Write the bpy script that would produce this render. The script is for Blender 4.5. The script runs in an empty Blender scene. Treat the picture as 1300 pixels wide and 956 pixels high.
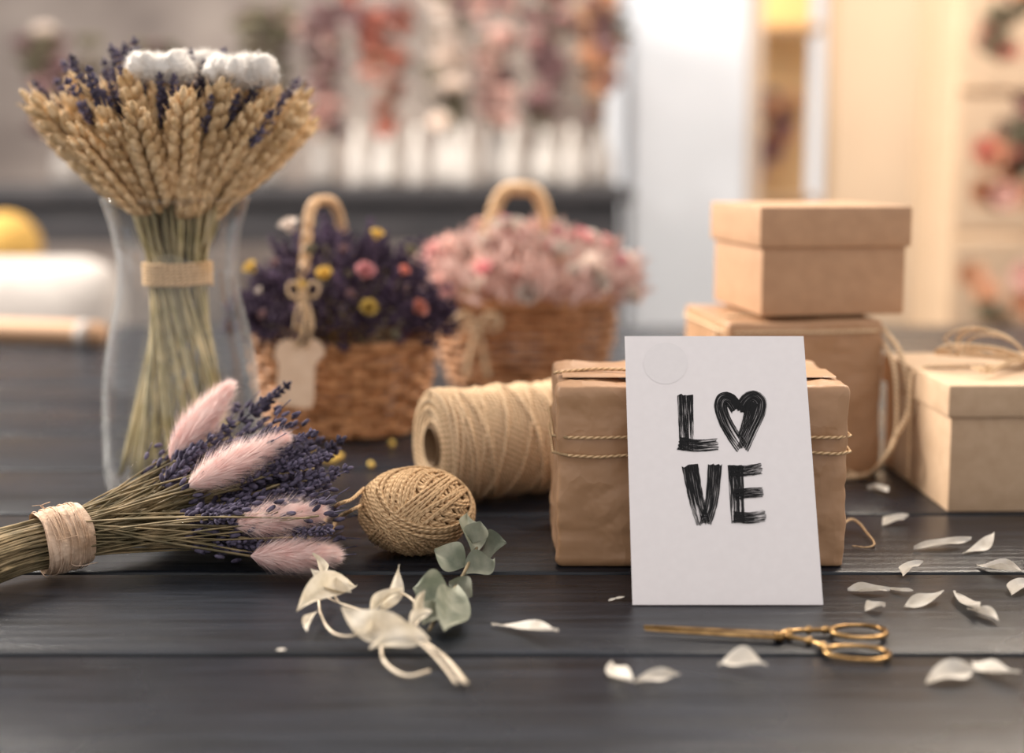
import bpy, bmesh, math, random
from mathutils import Vector, Matrix, noise, Quaternion
V = Vector
PI = math.pi
R = random.Random(11)
SC = bpy.context.scene
C = SC.collection
SC.view_settings.view_transform = 'Standard'
SC.view_settings.look = 'None'

# ------------------------------------------------------------------ camera model
F = 1800.0; HC = 0.244; PT = math.radians(7.375)
def ray(px, py):
    x = (px-650)/F; y = -(py-433)/F
    return V((x, math.cos(PT)+y*math.sin(PT), -math.sin(PT)+y*math.cos(PT)))
def PZ(px, py, z=0.0):
    d = ray(px, py); t = (z-HC)/d.z
    return V((0, 0, HC))+d*t
def PY(px, py, Y):
    d = ray(px, py); t = Y/d.y
    return V((0, 0, HC))+d*t

# ------------------------------------------------------------------ materials
def newmat(name):
    m = bpy.data.materials.new(name); m.use_nodes = True
    nt = m.node_tree; return m, nt, nt.nodes['Principled BSDF']
def M(name, c1, c2=None, rough=.6, ns=30, stretch=(1,1,1), bump=0, bs=None, metal=0, spec=.4, coat=0, rnd=0, trans=0, sss=0, bd=.002):
    m, nt, b = newmat(name)
    N = nt.nodes.new; L = nt.links.new
    c2 = c2 or c1
    tc = N('ShaderNodeTexCoord'); mp = N('ShaderNodeMapping'); mp.inputs['Scale'].default_value = stretch
    L(tc.outputs['Object'], mp.inputs[0])
    n = N('ShaderNodeTexNoise'); n.inputs['Scale'].default_value = ns; n.inputs['Detail'].default_value = 5
    L(mp.outputs[0], n.inputs[0])
    r = N('ShaderNodeValToRGB'); r.color_ramp.elements[0].position = .35; r.color_ramp.elements[1].position = .68
    r.color_ramp.elements[0].color = (*c1, 1); r.color_ramp.elements[1].color = (*c2, 1)
    L(n.outputs['Fac'], r.inputs[0])
    out = r.outputs[0]
    if rnd:
        oi = N('ShaderNodeObjectInfo'); mr = N('ShaderNodeMapRange')
        mr.inputs[3].default_value = 1-rnd; mr.inputs[4].default_value = 1+rnd
        L(oi.outputs['Random'], mr.inputs[0])
        hs = N('ShaderNodeHueSaturation'); L(mr.outputs[0], hs.inputs['Value']); L(out, hs.inputs['Color']); out = hs.outputs[0]
    L(out, b.inputs['Base Color'])
    b.inputs['Roughness'].default_value = rough; b.inputs['Metallic'].default_value = metal
    b.inputs['Specular IOR Level'].default_value = spec; b.inputs['Coat Weight'].default_value = coat
    if bump:
        n2 = N('ShaderNodeTexNoise'); n2.inputs['Scale'].default_value = bs or ns; n2.inputs['Detail'].default_value = 6
        L(mp.outputs[0], n2.inputs[0])
        bp = N('ShaderNodeBump'); bp.inputs['Strength'].default_value = bump; bp.inputs['Distance'].default_value = bd
        L(n2.outputs['Fac'], bp.inputs['Height']); L(bp.outputs[0], b.inputs['Normal'])
    if trans:
        tr = N('ShaderNodeBsdfTranslucent'); L(out, tr.inputs[0])
        mx = N('ShaderNodeMixShader'); mx.inputs[0].default_value = trans
        o = nt.nodes['Material Output']
        L(b.outputs[0], mx.inputs[1]); L(tr.outputs[0], mx.inputs[2]); L(mx.outputs[0], o.inputs[0])
    return m
def twine_mat(name, c1, c2, k=157):
    m, nt, b = newmat(name); N = nt.nodes.new; L = nt.links.new
    uv = N('ShaderNodeTexCoord'); mp = N('ShaderNodeMapping'); mp.inputs['Scale'].default_value = (k, 1.257, 0)
    L(uv.outputs['UV'], mp.inputs[0])
    w = N('ShaderNodeTexWave'); w.bands_direction = 'DIAGONAL'; w.inputs['Scale'].default_value = 1; w.inputs['Distortion'].default_value = 1.2
    L(mp.outputs[0], w.inputs[0])
    n = N('ShaderNodeTexNoise'); n.inputs['Scale'].default_value = 400; L(uv.outputs['Object'], n.inputs[0])
    mxx = N('ShaderNodeMix'); mxx.data_type = 'FLOAT'; mxx.inputs[0].default_value = .5
    L(w.outputs['Fac'], mxx.inputs[2]); L(n.outputs['Fac'], mxx.inputs[3])
    r = N('ShaderNodeValToRGB'); r.color_ramp.elements[0].position = .15; r.color_ramp.elements[1].position = .7
    r.color_ramp.elements[0].color = (*c1, 1); r.color_ramp.elements[1].color = (*c2, 1)
    L(mxx.outputs[0], r.inputs[0]); L(r.outputs[0], b.inputs['Base Color'])
    b.inputs['Roughness'].default_value = .85; b.inputs['Specular IOR Level'].default_value = .15
    bp = N('ShaderNodeBump'); bp.inputs['Strength'].default_value = .7; bp.inputs['Distance'].default_value = .0006
    L(mxx.outputs[0], bp.inputs['Height']); L(bp.outputs[0], b.inputs['Normal'])
    return m
def wrap_mat():
    """creased kraft wrapping: soft folds plus sharp crease lines"""
    m, nt, b = newmat('creased_kraft_wrap'); N = nt.nodes.new; L = nt.links.new
    tc = N('ShaderNodeTexCoord')
    n = N('ShaderNodeTexNoise'); n.inputs['Scale'].default_value = 16; n.inputs['Detail'].default_value = 4; L(tc.outputs['Object'], n.inputs[0])
    r = N('ShaderNodeValToRGB'); r.color_ramp.elements[0].position = .3; r.color_ramp.elements[1].position = .72
    r.color_ramp.elements[0].color = (.38,.21,.108,1); r.color_ramp.elements[1].color = (.49,.285,.16,1)
    L(n.outputs['Fac'], r.inputs[0]); L(r.outputs[0], b.inputs['Base Color'])
    mp = N('ShaderNodeMapping'); mp.inputs['Scale'].default_value = (14, 14, 9); mp.inputs['Rotation'].default_value = (.3,.5,.2); L(tc.outputs['Object'], mp.inputs[0])
    vo = N('ShaderNodeTexVoronoi'); vo.feature = 'F1'; vo.inputs['Scale'].default_value = 1.8
    ds = N('ShaderNodeVectorMath'); ds.operation = 'ADD'; L(mp.outputs[0], ds.inputs[0]); L(n.outputs['Color'], ds.inputs[1]); L(ds.outputs[0], vo.inputs['Vector'])
    ad = N('ShaderNodeMath'); ad.operation = 'MULTIPLY_ADD'; ad.inputs[1].default_value = .7; L(vo.outputs['Distance'], ad.inputs[0]); L(n.outputs['Fac'], ad.inputs[2])
    bp = N('ShaderNodeBump'); bp.inputs['Strength'].default_value = .75; bp.inputs['Distance'].default_value = .007
    L(ad.outputs[0], bp.inputs['Height']); L(bp.outputs[0], b.inputs['Normal'])
    b.inputs['Roughness'].default_value = .45; b.inputs['Specular IOR Level'].default_value = .5
    return m

MT = {}
MT['twine'] = twine_mat('jute_twine', (.28,.155,.07), (.76,.53,.31))
MT['twine_pale'] = twine_mat('pale_twine', (.36,.225,.115), (.84,.63,.42))
MT['kraft_wrap'] = wrap_mat()
MT['kraft_board'] = M('kraft_board', (.41,.24,.138), (.46,.275,.16), rough=.65, ns=90, bump=.12, bs=200)
MT['kraft_pale'] = M('pale_kraft_board', (.50,.345,.22), (.56,.395,.26), rough=.65, ns=90, bump=.12, bs=200)
MT['card'] = M('white_card', (.80,.755,.76), (.82,.775,.78), rough=.7, ns=200, spec=.2)
MT['sticker'] = M('faint_round_mark', (.765,.725,.73), (.78,.74,.745), rough=.6, ns=300)
MT['wheat'] = M('wheat_husk', (.44,.28,.13), (.80,.60,.37), rough=.65, ns=140, rnd=.2, spec=.3)
MT['wheat_stem'] = M('wheat_straw', (.30,.25,.12), (.58,.48,.29), rough=.55, ns=60, rnd=.4)
MT['green_stem'] = M('dried_brown_stem', (.10,.08,.04), (.30,.22,.12), rough=.7, ns=60, rnd=.35)
MT['lav'] = M('lavender_florets', (.032,.027,.044), (.15,.13,.195), rough=.9, ns=200, rnd=.4, spec=.12)
MT['lav_dark'] = M('dark_purple_lavender', (.035,.022,.046), (.17,.12,.19), rough=.9, ns=160, rnd=.45, spec=.12)
MT['cotton'] = M('cotton_fluff', (.78,.74,.70), (.90,.86,.82), rough=.95, ns=120, bump=.8, bs=260, spec=.05, trans=.3)
MT['pink_fuzz'] = M('pink_grass_fuzz', (.90,.69,.66), (.98,.86,.83), rough=.9, ns=120, spec=.08, trans=.45)
MT['wicker'] = M('woven_wicker', (.28,.12,.045), (.62,.32,.15), rough=.5, ns=90, bump=.3, spec=.4, rnd=.1)
MT['wicker_pale'] = M('pale_wicker', (.46,.27,.13), (.76,.50,.28), rough=.5, ns=90, bump=.3, spec=.4)
MT['tag'] = M('cream_tag', (.78,.57,.42), (.84,.64,.49), rough=.8, ns=100)
MT['gold'] = M('antique_gold_metal', (.17,.095,.035), (.46,.285,.12), rough=.30, ns=90, metal=1, bump=.3)
MT['leaf_white'] = M('bleached_dry_leaf', (.58,.50,.37), (.82,.75,.64), rough=.7, ns=90, bump=.5, trans=.35)
MT['petal'] = M('pale_dry_petal', (.62,.56,.48), (.84,.79,.72), rough=.7, ns=90, bump=.4, trans=.3)
MT['euca'] = M('eucalyptus_leaf', (.15,.17,.12), (.34,.34,.26), rough=.6, ns=70, bump=.35, trans=.15, rnd=.3)
MT['ribbon_stem'] = M('pale_dry_stem', (.50,.40,.29), (.72,.62,.48), rough=.65, ns=60)
MT['raffia'] = M('raffia_band', (.42,.27,.17), (.76,.57,.43), rough=.75, ns=60, bump=.8, bs=220)
MT['core'] = M('spool_card_tube', (.18,.11,.06), (.25,.16,.09), rough=.9)
def colm(n, c, v=.25, tr=.25):
    k = tuple(x*.78 for x in c); return M(n, k, c, rough=.85, ns=120, rnd=v, trans=tr, spec=.12)
MT['f_yellow'] = colm('yellow_petals', (.85,.62,.18)); MT['f_pink'] = colm('pink_petals', (.86,.42,.44))
MT['f_blush'] = colm('blush_petals', (.90,.64,.58)); MT['f_white'] = colm('cream_petals', (.92,.82,.75))
MT['f_coral'] = colm('coral_petals', (.76,.32,.25)); MT['f_mauve'] = colm('mauve_petals', (.40,.25,.26))
MT['f_rose'] = colm('dusty_rose_petals', (.72,.42,.40)); MT['f_purple'] = colm('purple_petals', (.46,.30,.42))
MT['f_green'] = colm('grey_green_foliage', (.30,.27,.19)); MT['f_peach'] = colm('peach_petals', (.88,.55,.36))
MT['dark_wood'] = M('dark_stained_wood', (.022,.022,.026), (.05,.046,.05), rough=.5, ns=8, stretch=(1,8,8))
MT['white_glaze'] = M('white_ceramic', (.46,.43,.41), (.54,.51,.48), rough=.4)
MT['clear_grey'] = M('smoky_bottle', (.24,.22,.21), (.34,.31,.29), rough=.3)
MT['white_fabric'] = M('white_fabric', (.34,.31,.295), (.40,.37,.35), rough=.9, ns=40, bump=.2)
MT['yellow_fabric'] = M('yellow_fabric', (.44,.26,.06), (.50,.31,.09), rough=.9, ns=40)
MT['shelf_wood'] = M('warm_shelf_wood', (.56,.40,.26), (.66,.48,.33), rough=.6, ns=10, stretch=(1,6,6))

def table_mat():
    m, nt, b = newmat('charcoal_painted_planks'); N = nt.nodes.new; L = nt.links.new
    tc = N('ShaderNodeTexCoord')
    mp = N('ShaderNodeMapping'); mp.inputs['Scale'].default_value = (2.2, 42, 10); L(tc.outputs['Object'], mp.inputs[0])
    n = N('ShaderNodeTexNoise'); n.inputs['Scale'].default_value = 3.2; n.inputs['Detail'].default_value = 9; n.inputs['Roughness'].default_value = .68
    n.inputs['Distortion'].default_value = .7; L(mp.outputs[0], n.inputs[0])
    n2 = N('ShaderNodeTexNoise'); n2.inputs['Scale'].default_value = 5; n2.inputs['Detail'].default_value = 4; L(tc.outputs['Object'], n2.inputs[0])
    r = N('ShaderNodeValToRGB'); e = r.color_ramp.elements
    e[0].position = .36; e[0].color = (.002,.003,.005, 1); e[1].position = .68; e[1].color = (.020,.024,.034, 1)
    L(n.outputs['Fac'], r.inputs[0]); L(r.outputs[0], b.inputs['Base Color'])
    mr = N('ShaderNodeMapRange'); mr.inputs[1].default_value = .3; mr.inputs[2].default_value = .7; mr.inputs[3].default_value = .20; mr.inputs[4].default_value = .36
    L(n2.outputs['Fac'], mr.inputs[0]); L(mr.outputs[0], b.inputs['Roughness'])
    bp = N('ShaderNodeBump'); bp.inputs['Strength'].default_value = .5; bp.inputs['Distance'].default_value = .0014
    L(n.outputs['Fac'], bp.inputs['Height']); L(bp.outputs[0], b.inputs['Normal'])
    b.inputs['Specular IOR Level'].default_value = .30
    return m
MT['table'] = table_mat()
def ink_mat(name, lo, hi):
    m, nt, b = newmat(name); N = nt.nodes.new; L = nt.links.new
    tc = N('ShaderNodeTexCoord'); mp = N('ShaderNodeMapping'); mp.inputs['Scale'].default_value = (1.0, 7, 1)
    L(tc.outputs['UV'], mp.inputs[0])
    n = N('ShaderNodeTexNoise'); n.inputs['Scale'].default_value = 2.0; n.inputs['Detail'].default_value = 5; n.inputs['Roughness'].default_value = .62
    L(mp.outputs[0], n.inputs[0])
    sp = N('ShaderNodeSeparateXYZ'); L(tc.outputs['UV'], sp.inputs[0])
    fr = N('ShaderNodeMath'); fr.operation = 'FRACT'; L(sp.outputs[0], fr.inputs[0])
    ma = N('ShaderNodeMath'); ma.operation = 'MULTIPLY_ADD'; ma.inputs[1].default_value = .12
    L(fr.outputs[0], ma.inputs[0]); L(n.outputs['Fac'], ma.inputs[2])
    r = N('ShaderNodeValToRGB'); r.color_ramp.elements[0].position = lo; r.color_ramp.elements[1].position = hi
    L(ma.outputs[0], r.inputs[0])
    t = N('ShaderNodeBsdfTransparent'); mx = N('ShaderNodeMixShader')
    b.inputs['Base Color'].default_value = (.008,.008,.009, 1); b.inputs['Roughness'].default_value = .7; b.inputs['Specular IOR Level'].default_value = .2
    L(r.outputs[0], mx.inputs[0]); L(b.outputs[0], mx.inputs[1]); L(t.outputs[0], mx.inputs[2])
    L(mx.outputs[0], nt.nodes['Material Output'].inputs[0]); return m
MT['ink'] = ink_mat('dry_brush_black_ink', .57, .67); MT['ink_full'] = ink_mat('full_brush_black_ink', .58, .68)
def glass_mat():
    m, nt, b = newmat('clear_thin_glass'); N = nt.nodes.new; L = nt.links.new
    nt.nodes.remove(b)
    lw = N('ShaderNodeLayerWeight'); lw.inputs[0].default_value = .5
    r = N('ShaderNodeValToRGB'); r.color_ramp.elements[0].color = (.985,.99,.99,1); r.color_ramp.elements[1].color = (.45,.47,.47,1)
    r.color_ramp.elements[0].position = .80
    L(lw.outputs['Facing'], r.inputs[0])
    t = N('ShaderNodeBsdfTransparent'); L(r.outputs[0], t.inputs[0])
    g = N('ShaderNodeBsdfGlossy'); g.inputs['Roughness'].default_value = .02
    pw = N('ShaderNodeMath'); pw.operation = 'POWER'; pw.inputs[1].default_value = 4.0; L(lw.outputs['Facing'], pw.inputs[0])
    ma = N('ShaderNodeMath'); ma.operation = 'MULTIPLY_ADD'; ma.inputs[1].default_value = .7; ma.inputs[2].default_value = .03; L(pw.outputs[0], ma.inputs[0])
    mx = N('ShaderNodeMixShader'); L(ma.outputs[0], mx.inputs[0]); L(t.outputs[0], mx.inputs[1]); L(g.outputs[0], mx.inputs[2])
    d = N('ShaderNodeBsdfTranslucent'); d.inputs[0].default_value = (.9,.93,.94,1)
    d2 = N('ShaderNodeBsdfDiffuse'); d2.inputs[0].default_value = (.9,.93,.94,1)
    dm = N('ShaderNodeMixShader'); L(d.outputs[0], dm.inputs[1]); L(d2.outputs[0], dm.inputs[2])
    p2 = N('ShaderNodeMath'); p2.operation = 'POWER'; p2.inputs[1].default_value = 14.0; L(lw.outputs['Facing'], p2.inputs[0])
    m2 = N('ShaderNodeMath'); m2.operation = 'MULTIPLY_ADD'; m2.inputs[1].default_value = .7; m2.inputs[2].default_value = .002; L(p2.outputs[0], m2.inputs[0])
    mz = N('ShaderNodeMixShader'); L(m2.outputs[0], mz.inputs[0]); L(mx.outputs[0], mz.inputs[1]); L(dm.outputs[0], mz.inputs[2])  # whitish rim mixed into the clear glass, standing in for bright edge reflections
    L(mz.outputs[0], nt.nodes['Material Output'].inputs[0]); return m
MT['glass'] = glass_mat()

# ------------------------------------------------------------------ object helpers
WM = {}
def thing(name, label, cat, loc=(0,0,0), group=None):
    o = bpy.data.objects.new(name, None); C.objects.link(o); o.empty_display_size = .02
    o.location = loc; o['label'] = label; o['category'] = cat
    if group: o['group'] = group
    WM[o] = Matrix.Translation(V(loc)); return o
def tag(o, label, cat, group=None):
    o['label'] = label; o['category'] = cat
    if group: o['group'] = group
    return o
def put(mesh, name, parent, mw):
    o = bpy.data.objects.new(name, mesh); C.objects.link(o)
    if parent:
        o.parent = parent; o.matrix_basis = WM[parent].inverted() @ mw
    else: o.matrix_basis = mw
    WM[o] = mw.copy(); return o
def smooth(pts, n=8):
    pts = [V(p) for p in pts]
    P = [pts[0]*2-pts[1]]+pts+[pts[-1]*2-pts[-2]]; out = []
    for i in range(1, len(P)-2):
        a, b, c, d = P[i-1:i+3]
        for k in range(n):
            t = k/n
            out.append(.5*((2*b)+(c-a)*t+(2*a-5*b+4*c-d)*t*t+(3*b-a-3*c+d)*t**3))
    out.append(pts[-1]); return out
def rotp(pts, piv, ang):
    m = Matrix.Rotation(ang, 3, 'Z'); piv = V(piv); return [piv+m @ (V(p)-piv) for p in pts]
class MB:
    def __init__(s): s.v = []; s.f = []; s.uv = []
    def add(s, v, uv=(0,0)): s.v.append(V(v)); s.uv.append(uv); return len(s.v)-1
    def tube(s, pts, r, n=6, closed=False, cap=True, flat=1.0):
        pts = [V(p) for p in pts]; m = len(pts)
        if not hasattr(r, '__len__'): r = [r]*m
        t0 = (pts[1]-pts[0]).normalized()
        up = V((0,0,1)) if abs(t0.z) < .9 else V((1,0,0))
        nrm = (up-t0*up.dot(t0)).normalized(); L = 0; base = len(s.v)
        for i in range(m):
            if closed: t = pts[(i+1) % m]-pts[i-1]
            else: t = pts[min(i+1, m-1)]-pts[max(i-1, 0)]
            if t.length < 1e-9: t = t0
            t = t.normalized(); nrm = (nrm-t*nrm.dot(t))
            nrm = nrm.normalized() if nrm.length > 1e-6 else t.orthogonal().normalized()
            bn = t.cross(nrm)
            if i: L += (pts[i]-pts[i-1]).length
            for k in range(n):
                a = 2*PI*k/n
                s.add(pts[i]+(nrm*math.cos(a)*flat+bn*math.sin(a))*r[i], (L, k/n))
        rng = m if closed else m-1
        for i in range(rng):
            j = (i+1) % m
            for k in range(n):
                k2 = (k+1) % n
                s.f.append((base+i*n+k, base+i*n+k2, base+j*n+k2, base+j*n+k))
        if cap and not closed:
            s.f.append(tuple(base+k for k in range(n))[::-1]); s.f.append(tuple(base+(m-1)*n+k for k in range(n)))
    def ell(s, c, d, L, r, nu=6, nv=4, r2=None):
        c = V(c); d = V(d).normalized(); a = d.orthogonal().normalized(); b = d.cross(a); r2 = r2 or r
        base = len(s.v); s.add(c-d*L/2)
        for i in range(1, nv):
            th = PI*i/nv
            for k in range(nu):
                ph = 2*PI*k/nu
                s.add(c-d*(L/2)*math.cos(th)+(a*math.cos(ph)*r+b*math.sin(ph)*r2)*math.sin(th))
        e = s.add(c+d*L/2)
        for k in range(nu):
            k2 = (k+1) % nu
            s.f.append((base, base+1+k2, base+1+k))
            for i in range(nv-2):
                q = base+1+i*nu; s.f.append((q+k, q+k2, q+nu+k2, q+nu+k))
            q = base+1+(nv-2)*nu; s.f.append((q+k, q+k2, e))
    def leaf(s, b, d, nrm, L, W, curl=.2, cup=.2, nu=7, nv=4, p=.8, wav=0, side=0.0):
        b = V(b); d = V(d).normalized(); nrm = V(nrm); nrm = (nrm-d*nrm.dot(d)).normalized(); sd = d.cross(nrm)
        base = len(s.v); ph = R.random()*6
        for i in range(nu+1):
            t = i/nu; w = W/2*max(0.04, math.sin(PI*t**p))
            c = b+d*L*t+nrm*curl*L*(t*t-t*.3)+sd*side*L*math.sin(PI*t)
            for j in range(nv+1):
                q = -1+2*j/nv
                s.add(c+sd*w*q+nrm*(cup*w*abs(q)**1.35+wav*W*math.sin(7*t+ph+2*q)*abs(q)), (t, j/nv))
        for i in range(nu):
            for j in range(nv):
                q = base+i*(nv+1)+j; s.f.append((q, q+1, q+nv+2, q+nv+1))
    def lathe(s, prof, c, n=48, sx=1, sy=1, closed=False):
        base = len(s.v); m = len(prof)
        for (r, z) in prof:
            for k in range(n):
                a = 2*PI*k/n; s.add((c[0]+r*math.cos(a)*sx, c[1]+r*math.sin(a)*sy, c[2]+z), (k/n, z))
        for i in range(m-1 if not closed else m):
            j = (i+1) % m
            for k in range(n):
                k2 = (k+1) % n; s.f.append((base+i*n+k, base+i*n+k2, base+j*n+k2, base+j*n+k))
    def box(s, a, b, r=.002, n=1, amp=0, fr=20, rot=None, piv=None):
        """rounded box between corners a and b, n cells a side, wrinkled by amp"""
        a = V(a); b = V(b); c = (a+b)/2; h = (b-a)/2; r = min(r, min(h)*.9)
        vs = {}
        def vert(p):
            k = tuple(round(x, 6) for x in p)
            if k in vs: return vs[k]
            q = V(p); inn = V([max(-h[i]+r, min(h[i]-r, q[i])) for i in range(3)])
            dd = q-inn
            nn = dd.normalized() if dd.length > 1e-9 else V((0,0,1))
            w = inn+nn*r if dd.length > 1e-9 else q
            w = c+w
            if amp and w.z > a.z+.003:
                w += nn*amp*(noise.noise(w*fr)+.6*(abs(noise.noise(w*fr*1.9+V((3,1,2))))-.2)*2)
            if rot:
                w = Matrix.Rotation(rot, 3, 'Z') @ (w-V(piv))+V(piv)
            vs[k] = s.add(w); return vs[k]
        def ts(hh):
            return [-hh, -hh+r*.3, -hh+r]+[(-hh+r)+(2*hh-2*r)*i/n for i in range(1, n)]+[hh-r, hh-r*.3, hh]
        T = [ts(h[i]) for i in range(3)]
        for ax in range(3):
            u, w = (ax+1) % 3, (ax+2) % 3
            for sg in (-1, 1):
                for i in range(len(T[u])-1):
                    for j in range(len(T[w])-1):
                        q = []
                        for (ii, jj) in ((i,j),(i+1,j),(i+1,j+1),(i,j+1)):
                            p = [0,0,0]; p[ax] = sg*h[ax]; p[u] = T[u][ii]; p[w] = T[w][jj]; q.append(vert(p))
                        s.f.append(tuple(q if sg > 0 else q[::-1]))
    def mesh(s, name, mat, origin=V((0,0,0)), sm=True):
        me = bpy.data.meshes.new(name); me.from_pydata([tuple(v-origin) for v in s.v], [], s.f); me.update()
        ul = me.uv_layers.new(name='UVMap')
        for l in me.loops: ul.data[l.index].uv = s.uv[l.vertex_index]
        if sm: me.polygons.foreach_set('use_smooth', [True]*len(me.polygons))
        me.materials.append(MT[mat] if isinstance(mat, str) else mat); return me
    def build(s, name, mat, parent=None, sm=True):
        if parent: o0 = WM[parent].to_translation()
        else:
            xs = [v.x for v in s.v]; ys = [v.y for v in s.v]; zs = [v.z for v in s.v]
            o0 = V(((min(xs)+max(xs))/2, (min(ys)+max(ys))/2, min(zs)))
        return put(s.mesh(name, mat, o0, sm), name, parent, Matrix.Translation(o0))
def struct(name, mb, mat, sm=False):
    o = mb.build(name, mat, None, sm); o['kind'] = 'structure'; return o
def orient(p, d, roll=0, s=1):
    q = V(d).normalized().to_track_quat('Z', 'Y')
    return Matrix.Translation(V(p)) @ q.to_matrix().to_4x4() @ Matrix.Rotation(roll, 4, 'Z') @ Matrix.Scale(s, 4)

# ------------------------------------------------------------------ shared head meshes (along +Z)
def ear_mesh(seed):
    r = random.Random(seed); m = MB(); L = .099; n = 15
    m.tube([(0,0,0),(0,0,L*.9)], .0012, 5)
    for i in range(n):
        t = i/(n-1); z = .002+t*(L-.017); sc = .88+.66*math.sin(PI*min(1, .15+t*.8))
        sd = 1 if i % 2 else -1
        for (ox, oy, tl) in ((.0044*sd, 0, .50), (.0028*sd, .0036, .34), (.0028*sd, -.0036, .34)):
            d = V((ox*90*tl*2.2, oy*60*tl*2, 1)).normalized(); d += V((r.uniform(-.08,.08), r.uniform(-.08,.08), 0))
            c = V((ox*sc, oy*sc, z+.006)); m.ell(c, d, .0138*sc, .0030*sc, 6, 5, .0022*sc)
            tip = c+d.normalized()*.0062*sc; m.tube([tip, tip+d.normalized()*.007], [.0005, .0001], 3, cap=False)
    m.ell((0,0,L-.005), (0,0,1), .016, .0028, 6, 5)
    return m.mesh('wheat_ear', 'wheat')
EARS = [ear_mesh(i) for i in range(4)]
def lav_mesh(seed, mat='lav', L=.036, fat=1.0, n=8):
    r = random.Random(seed); m = MB()
    m.tube([(0,0,0),(0,0,L*.95)], .0006, 4)
    for i in range(n):
        t = i/(n-1); z = L*(.02+.9*t)+r.uniform(-.001,.001); k = r.choice((5,6,7)) if i else 3; sc = (1.1-.5*t)*fat
        if r.random() < .12: continue
        for q in range(k):
            a = 2*PI*(q+.5*(i % 2))/k+r.uniform(-.4,.4); tl = r.uniform(.4,1.3)
            d = V((math.cos(a)*tl, math.sin(a)*tl, 1)).normalized()
            m.ell(V((math.cos(a)*.0012*sc, math.sin(a)*.0012*sc, z))+d*.0022*sc, d, .0056*sc*r.uniform(.7,1.2), .00135*sc*r.uniform(.8,1.2), 5, 4)
    m.ell((0,0,L), (0,0,1), .005, .0013, 5, 4)
    return m.mesh('flower_spike', mat)
LAVS = [lav_mesh(i, 'lav', .034, 1.1) for i in range(4)]
LAVB = [lav_mesh(20+i, 'lav', .040, 1.2, 9) for i in range(5)]
LAVD = [lav_mesh(10+i, 'lav_dark', .034, 1.25) for i in range(4)]
def bloom_mesh(mat, r0=.013, seed=0, name='bloom'):
    r = random.Random(seed); m = MB()
    m.ell((0,0,0), (0,0,1), r0*.9, r0*.4, 8, 5)
    for ring, (n, tilt, L) in enumerate(((6, .35, .7), (8, .8, .9), (10, 1.2, 1.0))):
        for k in range(n):
            a = 2*PI*(k+.5*ring)/n+r.uniform(-.15,.15)
            d = V((math.cos(a)*math.sin(tilt), math.sin(a)*math.sin(tilt), math.cos(tilt)))
            nr = V((-math.cos(a)*math.cos(tilt), -math.sin(a)*math.cos(tilt), math.sin(tilt)))
            m.leaf(d*r0*.1, d, nr, r0*L, r0*.75, curl=.35, cup=.5, nu=4, nv=2, p=1.2)
    return m.mesh(name, mat)
def fuzz(mb, a, b, rad, n=1500, hl=.009, seed=1):
    """tapered fluffy seed head: thin core under thousands of fine hairs"""
    a = V(a); b = V(b); d = (b-a); L = d.length; d.normalize(); u = d.orthogonal().normalized(); w = d.cross(u); r = random.Random(seed)
    mb.ell((a+b)/2, d, L*.84, rad*.30, 14, 10)
    for i in range(n):
        t = r.random()**.9; ph = r.random()*2*PI
        prof = math.sin(PI*min(1, t**.75))**.7*(1-.35*t)
        o = u*math.cos(ph)+w*math.sin(ph)
        c = a+d*(L*.94*t)+o*rad*.32*prof
        dr = (o*(.72-.45*t)+d*.95+V((r.uniform(-.3,.3), r.uniform(-.3,.3), r.uniform(-.3,.3)))).normalized()
        h = hl*r.uniform(.5,1.4)*(.55+.6*prof); sd = dr.cross(o).normalized()*.00020
        e = c+dr*h
        if e.z < .001: continue
        i0 = mb.add(c-sd); mb.add(c+sd); mb.add(e); mb.f.append((i0, i0+1, i0+2))

# ------------------------------------------------------------------ SETTING
m = MB(); m.box((-3.2,-.6,-.80), (3.2,4.7,-.75), .001); struct('floor', m, M('grey_brown_floor', (.16,.13,.11), (.22,.18,.15), rough=.5, ns=4))
m = MB(); m.box((-3.2,4.6,-.75), (.30,4.7,2.7), .001); struct('wall_back', m, M('mauve_grey_wall', (.185,.155,.145), (.40,.345,.315), rough=.9, ns=2.6))
m = MB()
m.box((.33,4.0,-.75), (.66,4.25,2.7), .02); struct('wall_column', m, M('white_column_paint', (.52,.56,.62), (.58,.61,.67), rough=.6, ns=2))
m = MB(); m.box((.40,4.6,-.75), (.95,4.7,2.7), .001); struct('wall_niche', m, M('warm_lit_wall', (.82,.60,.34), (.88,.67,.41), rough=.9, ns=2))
m = MB(); m.box((.90,4.0,-.75), (3.2,4.15,2.7), .001); struct('wall_right', m, M('beige_wall', (.53,.40,.285), (.58,.445,.32), rough=.9, ns=2))
m = MB(); m.box((.66,4.02,-.75), (.70,4.22,2.7), .004); struct('trim_1', m, M('taupe_trim', (.42,.34,.28), (.48,.39,.32), rough=.8, ns=4))

# ------------------------------------------------------------------ TABLE
Y0 = .6766; PW = .1392
t = thing('table', 'long table of charcoal painted wooden planks carrying everything', 'table', (0, 1.25, -.75))
m = MB()
for k in range(-2, 10):
    m.box((-1.25, Y0+PW*k+.0019, -.032), (1.25, Y0+PW*(k+1)-.0019, 0), .0030, 1)
m.build('tabletop', 'table', t)
m = MB()
ya, yb = Y0-2*PW, Y0+10*PW
m.box((-1.2, ya+.04, -.13), (1.2, ya+.07, -.033), .002); m.box((-1.2, yb-.07, -.13), (1.2, yb-.04, -.033), .002)
m.box((-1.2, ya+.07, -.13), (-1.17, yb-.07, -.033), .002); m.box((1.17, ya+.07, -.13), (1.2, yb-.07, -.033), .002)
m.build('apron', 'table', t)
for x in (-1.16, 1.10):
    for y in (ya+.08, yb-.14):
        m = MB(); m.box((x, y, -.75), (x+.06, y+.06, -.033), .003); m.build('leg', 'table', t)

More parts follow.
